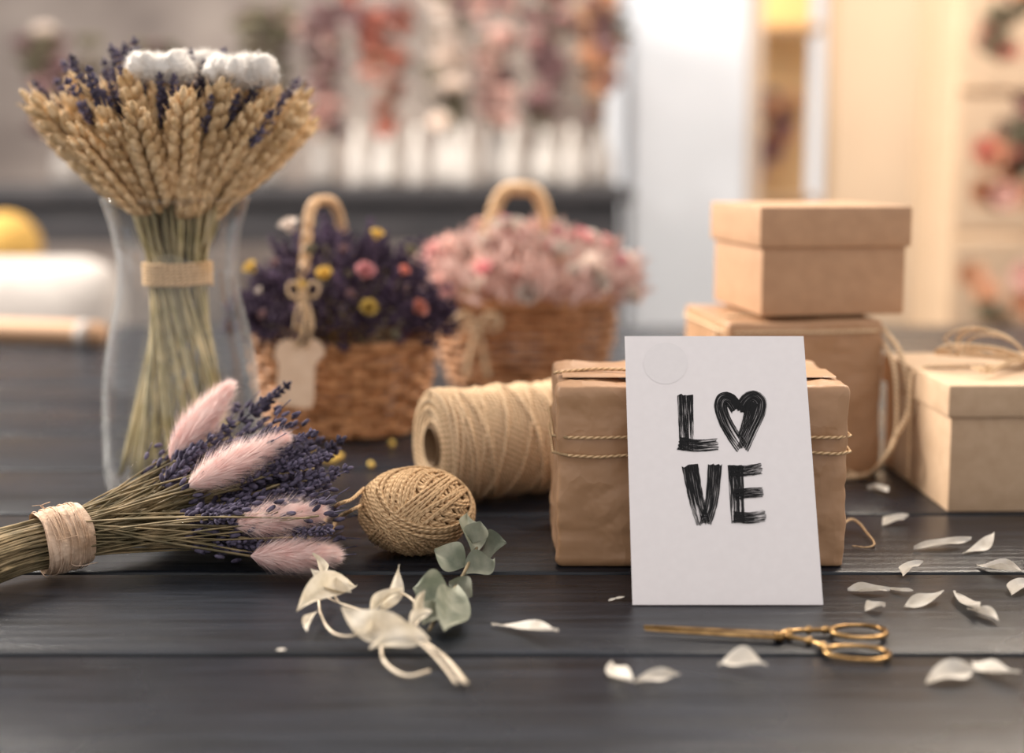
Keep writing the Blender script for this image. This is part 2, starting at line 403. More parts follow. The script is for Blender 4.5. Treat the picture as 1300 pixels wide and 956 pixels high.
# ------------------------------------------------------------------ BOXES
def ring_path(a, b, axis, pos, off=.0012, wob=0, n=8):
    a = V(a)-V((off,)*3); b = V(b)+V((off,)*3); a.z = max(a.z, .0014)
    u, w = [i for i in range(3) if i != axis]
    cs = [(a[u],a[w]),(b[u],a[w]),(b[u],b[w]),(a[u],b[w])]; out = []
    for i in range(4):
        p, q = cs[i], cs[(i+1) % 4]
        for k in range(n):
            tt = (k+.5)/n; v = [0,0,0]; v[u] = p[0]+(q[0]-p[0])*tt; v[w] = p[1]+(q[1]-p[1])*tt
            v[axis] = pos+wob*noise.noise(V((v[0]*20, v[1]*20, v[2]*20+pos*50)))
            out.append(V(v))
    return out
# front wrapped box
A = V((.0265, .8255, 0)); B = V((.1995, .932, .1105))
t = thing('gift_box', 'kraft paper wrapped parcel tied with twine, directly behind the white card', 'box', ((A.x+B.x)/2, .87, 0))
m = MB(); m.box(A, B, .0038, 36, amp=.0018, fr=38); pb = m.build('wrapped_body', 'kraft_wrap', t)
m = MB(); zc = .1125
for p in [(A.x+.004,.845,zc),(B.x-.004,.845,zc),(B.x-.004,.846,zc+.0006),(A.x+.004,.846,zc+.0006),(A.x+.004,.875,zc+.0007),(B.x-.004,.875,zc+.0007)]: m.add(p)
m.f += [(0,1,2,3),(3,2,5,4)]; m.build('paper_flap', 'kraft_wrap', t, False)
m = MB()
for z, wb in ((.0805,.002),(.0715,.004)): m.tube(ring_path(A, B, 2, z, .0020, wb, 10), .0010, 6, closed=True)
m.tube(ring_path(A, B, 0, .115, .0020, .001, 8), .0010, 6, closed=True)
m.tube(smooth([(A.x-.001,.86,.1130),(.05,.865,.1145),(.08,.858,.1150),(.115,.862,.1145)]), .0010, 6)
m.build('twine', 'twine', t)
m = MB(); m.tube(smooth([(B.x-.002,.90,.004),(B.x+.006,.885,.006),PZ(1078,660,.008),PZ(1090,664,.006),PZ(1100,676,.003),PZ(1110,690,.002),PZ(1100,695,.0015),PZ(1082,693,.0015)]), [.0010-.0006*i/56 for i in range(57)], 6)
m.build('twine_end', 'twine', t)

# stack, lower box
RT = .12
A = V((.164, 1.066, 0)); B = V((.286, 1.205, .120))
t = thing('gift_box', 'kraft wrapped box underneath the lidded box in the stack', 'box', ((A.x+B.x)/2, 1.13, 0))
m = MB(); m.box(A, B, .003, 20, amp=.0014, fr=32, rot=RT, piv=A); m.build('wrapped_body', 'kraft_wrap', t)
m = MB()
m.tube(rotp(ring_path(A, B, 1, 1.095, .0016, .001), A, RT), .0012, 6, closed=True)
m.tube(rotp(ring_path(A, B, 2, .112, .0016, .001), A, RT), .0012, 6, closed=True)
m.build('twine', 'twine_pale', t)
m = MB()
q = [(B.x+.000,1.085,.113),(B.x+.008,1.06,.095),(B.x+.011,1.045,.06),PY(1134,560,1.03),PZ(1112,596,.003),PZ(1088,605,.002),PZ(1070,606,.002)]
m.tube(smooth(q), .0021, 7)
q = [(B.x+.000,1.09,.105),(B.x+.003,1.06,.085),PY(1138,540,1.04),PY(1128,575,1.02),PZ(1100,604,.003),PZ(1072,598,.002)]
m.tube(smooth(q), .0018, 7)
m.build('twine_end', 'twine_pale', t)

def lid_box(name, label, a, b, lid, bodym, lidm, rot=0):
    a = V(a); b = V(b); piv = V(a)
    t = thing(name, label, 'box', ((a.x+b.x)/2, (a.y+b.y)/2, a.z))
    m = MB(); m.box(a, (b.x, b.y, b.z-lid+.003), .0012, 3, rot=rot, piv=piv); m.build('box_body', bodym, t, True)
    e = .0032; m = MB(); m.box((a.x-e, a.y-e, b.z-lid), (b.x+e, b.y+e, b.z), .0014, 3, rot=rot, piv=piv); m.build('lid', lidm, t, True)
    return t
lid_box('gift_box', 'plain brown cardboard box with lid, on top of the stack', (.1905,1.078,.1235), (.3055,1.203,.207), .031, 'kraft_board', 'kraft_board', rot=.15)
RA = V((.302,.960,0)); RB = V((.46,1.118,.0895))
t = lid_box('gift_box', 'pale lidded box with twine bow, at the right table side', RA, RB, .0225, 'kraft_pale', 'kraft_pale', rot=.02)
m = MB(); e = V((.0035,.0035,0)); RE = RA-e; RE.z = .002
for dx in (0, .0022):
    m.tube(ring_path(RE, RB+e, 0, .385+dx, .0018, .001), .0010, 6, closed=True)
    m.tube(ring_path(RE-V((.002,0,0)), RB+e, 1, 1.035+dx, .0015, .001), .0010, 6, closed=True)
m.build('twine', 'twine_pale', t)
m = MB(); kc = V((.385,1.035,.0945)); m.ell(kc, (1,0,0), .012, .005, 10, 6)
for pts in ([(0,0,0),(-.03,-.012,.010),(-.062,-.008,.012),(-.072,.012,.004),(-.045,.018,.002),(0,0,0)],
            [(0,0,0),(.03,-.02,.010),(.06,-.03,.010),(.075,-.012,.004),(.045,.004,.001),(0,0,0)],
            [(0,0,0),(-.02,.01,.016),(-.045,.02,.022),(-.055,.03,.010),(-.03,.02,.001),(0,0,0)],
            [(0,0,0),(-.03,-.03,.004),(-.05,-.05,.000),(-.06,-.045,.000)], [(0,0,0),(.02,-.04,.004),(.045,-.06,.000),(.06,-.062,-.001)]):
    for j in range(4):
        jit = [V((R.uniform(-.003,.003), R.uniform(-.003,.003), R.uniform(0,.003))) for _ in pts]; jit[0] = V((0,0,0))
        m.tube(smooth([kc+V(p)*(1-.07*j)+jt for p, jt in zip(pts, jit)]), .00095, 5)
m.build('bow', 'twine_pale', t)

# ------------------------------------------------------------------ CARD
cb = [PZ(803,768,.0005), PZ(1045,768,.0005)]; YT = .837
ct = [PY(793,427,YT), PY(1020,427,YT)]
cn = (cb[1]-cb[0]).cross(ct[0]-cb[0]).normalized()
if cn.y > 0: cn = -cn
def cpt(px, py, off=0):
    v = (768-py)/341; xl = 803-10*v; xr = 1045-25*v; u = (px-xl)/(xr-xl)
    return (cb[0].lerp(cb[1], u)).lerp(ct[0].lerp(ct[1], u), v)+cn*off
t = thing('greeting_card', 'white card with black brush lettering LOVE leaning on wrapped parcel', 'card', (cb[0]+cb[1])/2)
m = MB()
for off in (.0003, -.0003):
    for p in (cb[0], cb[1], ct[1], ct[0]): m.add(p+cn*off)
m.f += [(0,1,2,3),(7,6,5,4),(0,4,5,1),(1,5,6,2),(2,6,7,3),(3,7,4,0)]
m.build('card_sheet', 'card', t, False)
m = MB(); c0 = m.add(cpt(845,464,.00045))
for k in range(40):
    a = 2*PI*k/40; m.add(cpt(845+28*math.cos(a), 464+28*math.sin(a), .00045))
for k in range(40): m.f.append((c0, c0+1+k, c0+1+(k+1) % 40))
m.build('faint_circle', 'sticker', t, False)
rs = random.Random(5)
def stroke(mb, pts, w, lay, u0):
    P = [V((p[0], p[1], 0)) for p in pts]
    P = smooth(P, 8) if len(P) > 2 else [P[0].lerp(P[1], i/10) for i in range(11)]
    n = len(P); nv = 8; base = len(mb.v); jag = [rs.uniform(-1.3, 1.3) for _ in range(nv+1)]; jag2 = [rs.uniform(-1.8, 1.8) for _ in range(nv+1)]
    for i, p in enumerate(P):
        tt = (P[min(i+1, n-1)]-P[max(i-1, 0)]).normalized(); nn = V((-tt.y, tt.x, 0))
        ww = (w[0]+(w[1]-w[0])*i/(n-1))/2 if hasattr(w, '__len__') else w/2
        ww *= 1+.06*noise.noise(V((i*.7, lay*3.1, u0)))
        for j in range(nv+1):
            q = -1+2*j/nv; e = jag[j] if i == 0 else (jag2[j] if i == n-1 else 0)
            r = p+nn*ww*q+tt*e
            mb.add(cpt(r.x, r.y, .0005+lay*.00012), (u0+.999*i/(n-1), j/nv+u0*1.7))
    for i in range(n-1):
        for j in range(nv):
            q = base+i*(nv+1)+j; mb.f.append((q, q+1, q+nv+2, q+nv+1))
def glyph(name, label, strokes, mat='ink'):
    mb = MB()
    for k, (pts, w, u0) in enumerate(strokes): stroke(mb, pts, w, k, u0)
    o = mb.build(name, mat, t, False); o['label'] = label
glyph('letter', 'black brushed letter L', [([(870,506),(872,578)], (20,18), 3), ([(862,570),(886,573),(911,571)], (17,15), 11)])
glyph('heart', 'black brushed heart standing for the letter O', [
    ([(936,526),(927,513),(918,512),(915,523),(920,540),(930,558),(942,576)], (17,17), 2),
    ([(939,528),(948,513),(957,509),(965,516),(963,532),(954,552),(943,577)], (16,16), 5),
    ([(955,516),(949,540),(941,562)], (16,9), 14)], 'ink_full')
glyph('letter', 'black brushed letter V', [([(876,598),(884,640),(893,671)], (21,17), 6), ([(908,597),(904,640),(896,671)], (18,15), 13)], 'ink_full')
glyph('letter', 'black brushed letter E', [([(934,598),(937,669)], (20,17), 8), ([(927,605),(948,605),(967,602)], 14, 16), ([(933,635),(950,633),(968,632)], 13, 21), ([(931,663),(952,664),(972,661)], 14, 25)])

# ------------------------------------------------------------------ TWINE BALL
bc = V((-.0600,.860,.0262)); t = thing('twine_ball', 'small ball of jute twine beside the spool and lavender', 'twine', (bc.x, bc.y, 0))
m = MB(); rr = V((.0340,.031,.0242))
m.ell(bc, (0,0,1), rr.z*1.94, rr.x*.96, 24, 14, rr.y*.96)
rb_ = random.Random(3)
def band(ax, h0, h1, n, off, rad=.00095, tws=.05):
    ax = V(ax).normalized(); u = ax.orthogonal().normalized(); w = ax.cross(u)
    for i in range(n):
        h = h0+(h1-h0)*(i+.5)/n+rb_.uniform(-.018,.018); tw = rb_.uniform(-tws,tws); p0 = rb_.random()*6; oo = off+rb_.uniform(0,.0008); pts = []
        for k in range(44):
            a = 2*PI*k/44; hh = max(-.985, min(.985, h+tw*math.sin(a+p0))); cr = math.sqrt(1-hh*hh)
            d = ax*hh+(u*math.cos(a)+w*math.sin(a))*cr
            pts.append(bc+V((d.x*(rr.x+oo), d.y*(rr.y+oo), max(-rr.z-.0008, d.z*(rr.z+oo)))))
        m.tube(pts, rad, 5, closed=True)
band((.9,.25,.35), -.97, .97, 42, 0, tws=.08)
band((.55,-.1,.85), -.97, .97, 36, .0004, tws=.10)
band((1,-.45,.25), -.30, .55, 18, .0011, tws=.16)
band((.75,-.2,-.65), -.15, .35, 11, .0017, tws=.2)
band((.95,.1,.55), -.62, -.25, 9, .0019, tws=.16)
band((.35,-.55,.75), .30, .62, 7, .0022, tws=.16)
for i in range(420):  # stray fibres
    d = V((rb_.gauss(0,1), rb_.gauss(0,1), rb_.gauss(0,1))).normalized(); p = bc+V((d.x*.0362, d.y*.033, d.z*.0262))
    if p.z < .003: continue
    e = (d+V((rb_.uniform(-1.2,1.2), rb_.uniform(-1.2,1.2), rb_.uniform(-1.2,1.2)))).normalized(); s_ = e.orthogonal().normalized()*.00012
    i0 = m.add(p-s_); m.add(p+s_); m.add(p+e*.004); m.f.append((i0, i0+1, i0+2))
m.build('winding', 'twine', t)
m = MB(); m.tube(smooth([PY(462,620,.86),PY(446,634,.835),PY(430,640,.83),PZ(416,652,.005),PZ(408,672,.003)]), .0012, 6)
m.tube(smooth([PY(462,640,.85),PY(446,648,.835),PZ(430,658,.006),PZ(420,676,.003)]), .0012, 6); m.build('loose_end', 'twine', t)

# ------------------------------------------------------------------ TWINE SPOOL
a = V((-.058,.985,.0415)); b = V((.040,1.030,.0415)); ax = (b-a).normalized(); L = (b-a).length
t = thing('twine_spool', 'thick cylindrical jute spool lying on its side behind the ball', 'twine', ((a.x+b.x)/2, (a.y+b.y)/2, 0))
u = V((0,0,1)); w = ax.cross(u); RS = .0385
def cyl(z, r, n=40): return [a+ax*z+(u*math.cos(2*PI*k/n)+w*math.sin(2*PI*k/n))*r for k in range(n)]
def rings(mb, prof, n=40):
    base = len(mb.v)
    for (r, z) in prof:
        for p in cyl(z, r, n): mb.add(p)
    for i in range(len(prof)-1):
        for k in range(n): mb.f.append((base+i*n+k, base+i*n+(k+1) % n, base+(i+1)*n+(k+1) % n, base+(i+1)*n+k))
m = MB(); rings(m, [(.014,.006),(.024,.002),(.033,.001),(RS-.001,.005),(RS-.001,L-.005),(.030,L),(.014,L-.004)])
for lay, (turns, dirn, off) in enumerate(((34,1,0),(9,-1,.0010),(8,1,.0016),(9,-1,.0019))):
    pts = []; N = turns*22
    for k in range(N+1):
        s = k/N; z = .003+(L-.006)*(s if turns > 20 else (.5-.5*math.cos(PI*s*3)))
        th = dirn*2*PI*turns*s+lay
        pts.append(a+ax*z+(u*math.cos(th)+w*math.sin(th))*(RS+off-.0004))
    m.tube(pts, .00145, 5)
for i in range(7):
    m.tube(cyl(.0015+.002*R.random(), .0175+.003*i, 32), .0015, 5, closed=True)
m.build('winding', 'twine_pale', t)
m = MB(); rings(m, [(.0135,0),(.0145,0),(.0145,L),(.0135,L),(.0135,0)], 28); m.build('core_tube', 'core', t)

# ------------------------------------------------------------------ VASE + WHEAT BOUQUET
vc = V((-.245,1.037,0)); 
prof_o = [(.0,.0),(.050,.0),(.0555,.003),(.0572,.02),(.0570,.06),(.0550,.092),(.0500,.120),(.0455,.140),(.0434,.156),(.0440,.175),(.0475,.196),(.0528,.2135)]
def catm(pr, n=4): return [(max(0, p.x), p.y) for p in smooth([V((r, z, 0)) for r, z in pr], n)]
po = catm(prof_o[1:]); pi_ = [(r-.0020, max(z, .010)) for r, z in po[::-1]]
m = MB(); m.lathe([(.0004,0)]+po+[(po[-1][0]+.0006, po[-1][1]+.0012), (po[-1][0]-.001, po[-1][1]+.0020), (po[-1][0]-.0022, po[-1][1]+.001)]+pi_+[(.0004,.010)], vc, 64)
tag(m.build('vase', 'glass'), 'tall clear glass vase with flared rim holding the wheat', 'vase')
t = thing('wheat_bouquet', 'bound bouquet of wheat, lavender and cotton standing in the vase', 'bouquet', (vc.x, vc.y, .0115))
def vp(r, a, z): return V((vc.x+r*math.cos(a), vc.y+r*math.sin(a), z))
for (n, rb, zb, th) in ((24,.033,.212,44),(22,.027,.212,30),(15,.016,.206,14)):
    for i in range(n):
        an = 2*PI*(i+R.uniform(-.25,.25))/n; tht = math.radians(th+R.uniform(-6,6)); zz = zb+R.uniform(-.010,.008)
        p = vp(rb, an, zz); d = V((math.cos(an)*math.sin(tht), math.sin(an)*math.sin(tht), math.cos(tht)))
        rbot = .0475*math.sqrt(R.uniform(.25,1)); tw = 1.5+R.uniform(-.4,.4)
        b0 = vp(rbot, an+tw, .013); b1 = vp(.0225*math.sqrt(R.uniform(.3,1))*.95, an+.15, .160)
        pts = smooth([b0, b0.lerp(b1, .5), b1, vp(rb*.82, an, zz-.022), p], 5)
        m = MB(); m.tube(pts, .00115, 5); st = m.build('wheat_stalk', 'wheat_stem', t)
        put(EARS[i % 4], 'wheat_ear', st, orient(p-d*.002, d, R.uniform(0, 6), R.uniform(.93,1.06)))
for i in range(100):
    an = R.uniform(0, 2*PI); rr_ = .104*math.sqrt(R.uniform(0,1)); ht = .324-2.9*rr_*rr_+R.uniform(-.018,.005)
    tip = vp(rr_, an, ht); d = (tip-vp(0, 0, .17)).normalized(); base = tip-d*.034
    m = MB(); m.tube(smooth([vp(.018*R.random(), an, .162), vp(rr_*.35, an, .225), base], 4), .0006, 4); st = m.build('lavender_sprig', 'green_stem', t)
    put(LAVS[i % 4], 'flower_spike', st, orient(base, d, R.uniform(0,6), R.uniform(.85,1.15)))
def cotton(c, r, sd):
    m = MB(); rg = random.Random(sd)
    for k in range(26):
        a_ = rg.uniform(0, 2*PI); q = math.sqrt(rg.random()); o = V((math.cos(a_)*q, math.sin(a_)*q, rg.uniform(-.28,.30)*(1.15-q)))*r*.78
        bs = len(m.v); rr1 = r*rg.uniform(.20,.36); m.ell(c+o, (rg.uniform(-1,1), rg.uniform(-1,1), rg.uniform(-1,1)), rr1*2.1, rr1, 10, 8)
        for q2 in range(bs, len(m.v)):
            dd = (m.v[q2]-c-o); m.v[q2] += dd*.6*noise.noise(m.v[q2]*240+V((sd,0,0)))
        for _ in range(150):
            d = V((rg.gauss(0,1), rg.gauss(0,1), rg.gauss(0,1))).normalized(); p = c+o+d*rr1*.95
            e = (d+V((rg.uniform(-1,1), rg.uniform(-1,1), rg.uniform(-1,1)))).normalized(); s_ = e.orthogonal().normalized()*.00022
            i0 = m.add(p-s_); m.add(p+s_); m.add(p+e*.0055); m.f.append((i0, i0+1, i0+2))
    m.build('cotton_boll', 'cotton', t)
cotton(PY(197,86,.980), .0260, 3); cotton(PY(306,90,.985), .0260, 8); cotton(PY(256,82,1.05), .021, 5)
m = MB(); pts = []
for k in range(7*24+1):
    s = k/(7*24); an = 2*PI*7*s; pts.append(vp(.0243, an, .1515+.0165*s))
m.tube(pts, .0014, 6); m.build('binding', 'twine', t)

# ------------------------------------------------------------------ LAVENDER BOUQUET (lying)
bp_ = V((-.2655,.812,.0215))
t = thing('lavender_bouquet', 'lavender bunch with pink bunny tail grasses lying tied with raffia', 'bouquet', (bp_.x, bp_.y, 0))
mean = V((math.cos(math.radians(38)), math.sin(math.radians(38)), .10)).normalized()
tdir = V((math.cos(math.radians(50)), math.sin(math.radians(50)), .06)).normalized()
us = mean.orthogonal().normalized(); ws = mean.cross(us)
def brand(r):
    a = R.random()*2*PI; q = r*math.sqrt(R.random()); return us*math.cos(a)*q+ws*math.sin(a)*q
def fan(lmin, lmax):
    az = math.radians(R.uniform(-4, 64)); el = math.radians(R.uniform(-4, 28)) if az > .25 else math.radians(R.uniform(-3, 14))
    Ln = R.uniform(lmin, lmax)*(1 if az < .95 else .93)
    tip = bp_+V((math.cos(az)*math.cos(el), math.sin(az)*math.cos(el), math.sin(el)))*Ln
    tip.z = max(.008, tip.z-.010*(Ln/.19)); return tip, Ln
for i in range(100):
    tip, Ln = fan(.100, .180) if i % 5 < 3 else fan(.145, .180)
    if (tip-bc).length < .052: tip = bp_+(tip-bp_)*.78
    o = brand(.014); base = bp_+o; dirn = (tip-(base+mean*.03)).normalized(); hb = tip-dirn*.038
    sl = R.uniform(.08,.13)
    tail = bp_+o*1.25-tdir*sl+V((R.uniform(-.008,.008), R.uniform(-.006,.006), R.uniform(-.004,.004))); tail.z = max(.003, tail.z-.002)
    mid = bp_+o*1.05-mean*.03; mid.z = max(.003, mid.z)
    m = MB(); m.tube(smooth([tail, mid, base, (base+mean*.035).lerp(hb, .35), hb], 5), .00085, 5); st = m.build('lavender_sprig', 'green_stem', t)
    dd = dirn+V((R.uniform(-.25,.25), R.uniform(-.25,.25), R.uniform(-.10,.28)))
    if (hb+dd.normalized()*.044).z < .007: dd.z = max(dd.z, .05)
    put(LAVB[i % 5], 'flower_spike', st, orient(hb, dd, R.uniform(0,6), R.uniform(.8,1.1)))
m = MB()
for i in range(900):
    tip, Ln = fan(.075, .166); d = (tip-bp_).normalized()+V((R.uniform(-.5,.5), R.uniform(-.5,.5), R.uniform(-.3,.5)))
    m.ell(tip, d, .007, .0016, 5, 4)
    if i % 5 == 0: m.tube([tip, tip+V((d.x,d.y,max(0,d.z))).normalized()*.012], .0004, 3)
m.build('loose_florets', 'lav', t)['kind'] = 'stuff'
m = MB()
for i in range(170):
    tip, Ln = fan(.09, .160); s0 = bp_+brand(.014); tip.z = max(.004, tip.z*.85); s1 = s0-tdir*R.uniform(.04,.11); s1.z = max(.003, s1.z); s2 = s0-mean*.025; s2.z = max(.003, s2.z)
    m.tube(smooth([s1, s2, s0, s0.lerp(tip, .5)+V((0,0,.002)), tip], 4), .0006, 4)
m.build('thin_stems', 'green_stem', t)['kind'] = 'stuff'
def tail(p, q, r, sd):
    m = MB(); m.tube(smooth([bp_-mean*.03+brand(.01), bp_+brand(.012), p.lerp(bp_, .5)+V((0,0,.004)), p], 6), .0008, 5)
    st = m.build('bunny_tail', 'green_stem', t); m = MB(); fuzz(m, p, q, r, 7000, .0140, sd); m.build('seed_head', 'pink_fuzz', st)
tail(PY(216,584,.880), PY(292,490,.895), .0165, 1)
tail(PY(238,618,.832), PY(364,555,.850), .0150, 2)
tail(PY(296,668,.808), PY(408,650,.816), .0118, 3)
tail(PZ(318,706,.015), PZ(426,704,.015), .0118, 4)
m = MB()
for w_, (s0, s1, rd, tl) in enumerate(((-.0125,.0065,.0183,.0012),(-.0070,.0125,.0190,-.0022),(-.0110,.0040,.0193,.0020))):
    base = len(m.v); n = 44; nv = 8
    for k in range(n):
        an = 2*PI*k/n
        for j in range(nv+1):
            q = j/nv; s_ = s0+(s1-s0)*q+tl*math.cos(an+w_)
            r_ = rd+.0005*math.sin(4*PI*q+w_)+.0004*math.sin(5*an+4*q)-.0010*abs(2*q-1)**3
            m.add(bp_+mean*s_+(us*math.cos(an)+ws*math.sin(an))*r_)
    for k in range(n):
        k2 = (k+1) % n
        for j in range(nv): m.f.append((base+k*(nv+1)+j, base+k2*(nv+1)+j, base+k2*(nv+1)+j+1, base+k*(nv+1)+j+1))
bd_ = m.build('binding', 'raffia', t)
m = MB()
for i in range(16):
    s0 = R.uniform(-.0120,.0120); tl = R.uniform(-.0035,.0035); ph = R.random()*6; oo = R.uniform(0,.0004)
    m.tube([bp_+mean*(s0+tl*math.cos(2*PI*k/36+ph))+(us*math.cos(2*PI*k/36)+ws*math.sin(2*PI*k/36))*(.0194+oo) for k in range(36)], R.uniform(.0002,.0005), 5, closed=True)
for i in range(10):
    an = R.uniform(0, PI*2); p = bp_+mean*R.uniform(-.011,.011)+(us*math.cos(an)+ws*math.sin(an))*.0190
    if p.z < .006: continue
    o_ = (us*math.cos(an)+ws*math.sin(an)); m.tube(smooth([p, p+o_*.003+mean*R.uniform(-.004,.004), p+o_*.004+mean*R.uniform(-.010,.010)], 4), .00025, 4)
m.build('fibres', 'raffia', bd_)

# ------------------------------------------------------------------ BASKETS
def basket(t, c, rt, rbm, h, rows, stakes, mat, thick=.0024):
    m = MB(); 
    m.lathe([(.01,.003),(rbm[0]*.96,.003)], c, 40, 1, rbm[1]/rbm[0])
    def rad(s): e = s**.75; b_ = .004*math.sin(PI*s); return rbm[0]+(rt[0]-rbm[0])*e+b_, rbm[1]+(rt[1]-rbm[1])*e+b_
    for row in range(rows):
        s = (row+.5)/rows; z = h*s; rx, ry = rad(s); pts = []
        n = stakes*5
        for k in range(n):
            a_ = 2*PI*k/n; off = .0028*math.cos(stakes/2*a_*1.0+PI*(row % 2))
            pts.append(V((c[0]+(rx+off)*math.cos(a_), c[1]+(ry+off)*math.sin(a_), c[2]+z+.0005*math.sin(3*a_+row))))
        m.tube(pts, thick, 5, closed=True)
    for k in range(stakes):
        a_ = 2*PI*k/stakes
        m.tube([(c[0]+rad(q/5)[0]*math.cos(a_), c[1]+rad(q/5)[1]*math.sin(a_), .002+(h-.002)*q/5) for q in range(6)], .0018, 5)
    body = m.build('basket_body', mat, t)
    m = MB()
    for ph in (0, 2*PI/3, 4*PI/3):
        pts = []
        for k in range(180):
            a_ = 2*PI*k/180; q = 26*a_+ph
            pts.append(V((c[0]+(rt[0]+.0028*math.cos(q))*math.cos(a_), c[1]+(rt[1]+.0028*math.cos(q))*math.sin(a_), h+.002+.0028*math.sin(q))))
        m.tube(pts, .0026, 5, closed=True)
    m.build('rim', mat, body)
def handle(t, p, q, top, mat, r=.0042, bul=.10):
    m = MB(); cpts = smooth([p, p.lerp(top, .5)+(p-q)*bul, top+(p-q)*.20+V((0,0,-.009)), top, top+(q-p)*.20+V((0,0,-.009)), q.lerp(top, .5)+(q-p)*bul, q], 12)
    for ph in (0, 2*PI/3, 4*PI/3):
        pts = []
        for i, c_ in enumerate(cpts):
            tt = (cpts[min(i+1, len(cpts)-1)]-cpts[max(i-1, 0)]).normalized(); n_ = tt.cross(V((0.05,1,0.03))).normalized(); b_ = tt.cross(n_)
            a_ = i*.75+ph; pts.append(c_+(n_*math.cos(a_)+b_*math.sin(a_))*r*.6)
        m.tube(pts, r*.62, 6)
    m.build('handle', mat, t)
# basket of lavender
c1 = V((-.152,1.262,0)); t = thing('flower_basket', 'wicker basket of dark lavender and small bright flowers, wearing cream tag', 'basket', c1)
basket(t, c1, (.080,.070), (.060,.052), .080, 10, 24, 'wicker', .0030)
handle(t, V((c1.x-.030,c1.y-.066,.085)), V((c1.x+.012,c1.y+.066,.085)), V((c1.x-.015,c1.y,.206)), 'wicker_pale', .0043)
for i in range(100):
    a_ = R.uniform(0, 2*PI); q = math.sqrt(R.random())
    tip = V((c1.x+.108*q*math.cos(a_), c1.y+.092*q*math.sin(a_), .194-.092*q**2.6+R.uniform(-.012,.010)))
    d = (tip-V((c1.x, c1.y, .055))).normalized()+V((R.uniform(-.25,.25), R.uniform(-.2,.2), 0)); d.normalize(); base = tip-d*.034
    m = MB(); m.tube([V((c1.x,c1.y,.06)).lerp(base, .2), base], .0008, 4); st = m.build('lavender_sprig', 'green_stem', t)
    put(LAVD[i % 4], 'flower_spike', st, orient(base, d, R.uniform(0,6), R.uniform(.7,1.1)))
m = MB()
for i in range(1700):
    a_ = R.uniform(0, 2*PI); q = math.sqrt(R.random())
    p = V((c1.x+.104*q*math.cos(a_), c1.y+.090*q*math.sin(a_), .082+(.096-.066*q*q)*R.random()**.6))
    d = (p-V((c1.x, c1.y, .05))).normalized()+V((R.uniform(-.8,.8), R.uniform(-.8,.8), R.uniform(-.4,.5)))
    m.ell(p, d, .009, .0019, 5, 4)
m.build('purple_filler', 'lav_dark', t)['kind'] = 'stuff'
BL = {k: bloom_mesh('f_'+k, .0098, i) for i, k in enumerate(('yellow','pink','coral','white','blush','rose','mauve','green'))}
for px, py, k, s in ((463,348,'pink',1.05),(412,350,'yellow',.8),(467,393,'yellow',.9),(530,393,'coral',.9),(320,342,'yellow',.8),(368,290,'white',1.0),
                     (478,300,'yellow',.7),(512,345,'coral',.6),(384,365,'yellow',.6),(436,318,'mauve',.5),(350,335,'mauve',.5),(560,375,'rose',.6),(335,400,'mauve',.5),
                     (395,320,'green',.7),(520,320,'green',.7),(445,375,'mauve',.5),(330,370,'white',.4),(500,425,'green',.5)):
    q = (px-432)/140; yy = c1.y-.096*math.sqrt(max(.0, 1-q*q))*(.55+.45*min(1, max(0, (py-290)/90)))
    p = PY(px, py, yy); d = (p-V((c1.x, c1.y, .06))).normalized()
    put(BL[k], 'flower_head', t, orient(p, d, 0, s))
m = MB()
ty = c1.y-.083; tc = PY(376,471,ty)
outl = [(-.016,-.029),(.012,-.031),(.0175,-.024),(.0160,.006),(.0225,.016),(.0195,.025),(.011,.029),(.001,.022),(-.009,.027),(-.018,.021),(-.0195,.010),(-.0155,.002)]
pl = smooth([V((x, 0, z)) for x, z in outl+outl[:1]], 4)[:-1]
rotm = Matrix.Rotation(.10, 3, 'Y') @ Matrix.Rotation(-.12, 3, 'X')
n = len(pl)
for off in (-.0008, .0008):
    for p in pl: m.add(tc+rotm @ (p*.98+V((0, off, 0))))
m.f += [tuple(range(n)), tuple(range(2*n-1, n-1, -1))]+[(k, (k+1) % n, n+(k+1) % n, n+k) for k in range(n)]
m.build('tag', 'tag', t, False)
m = MB(); hb_ = PY(386,372,c1.y-.090)
m.tube(smooth([tc+V((0,0,.020)), tc.lerp(hb_, .5)+V((.003,-.005,0)), hb_]), .0016, 6); m.tube(smooth([tc+V((.008,0,.020)), tc.lerp(hb_, .5)+V((.009,-.004,0)), hb_]), .0014, 6)
for sx in (-1, 1):
    m.tube(smooth([hb_, hb_+V((sx*.007,-.004,.009)), hb_+V((sx*.013,-.003,.006)), hb_+V((sx*.010,-.004,-.003)), hb_]), .0012, 6)
    m.tube(smooth([hb_, hb_+V((sx*.006,-.005,-.016)), hb_+V((sx*.008,-.006,-.030))]), .0012, 6)
m.build('tag_cord', 'twine_pale', t)

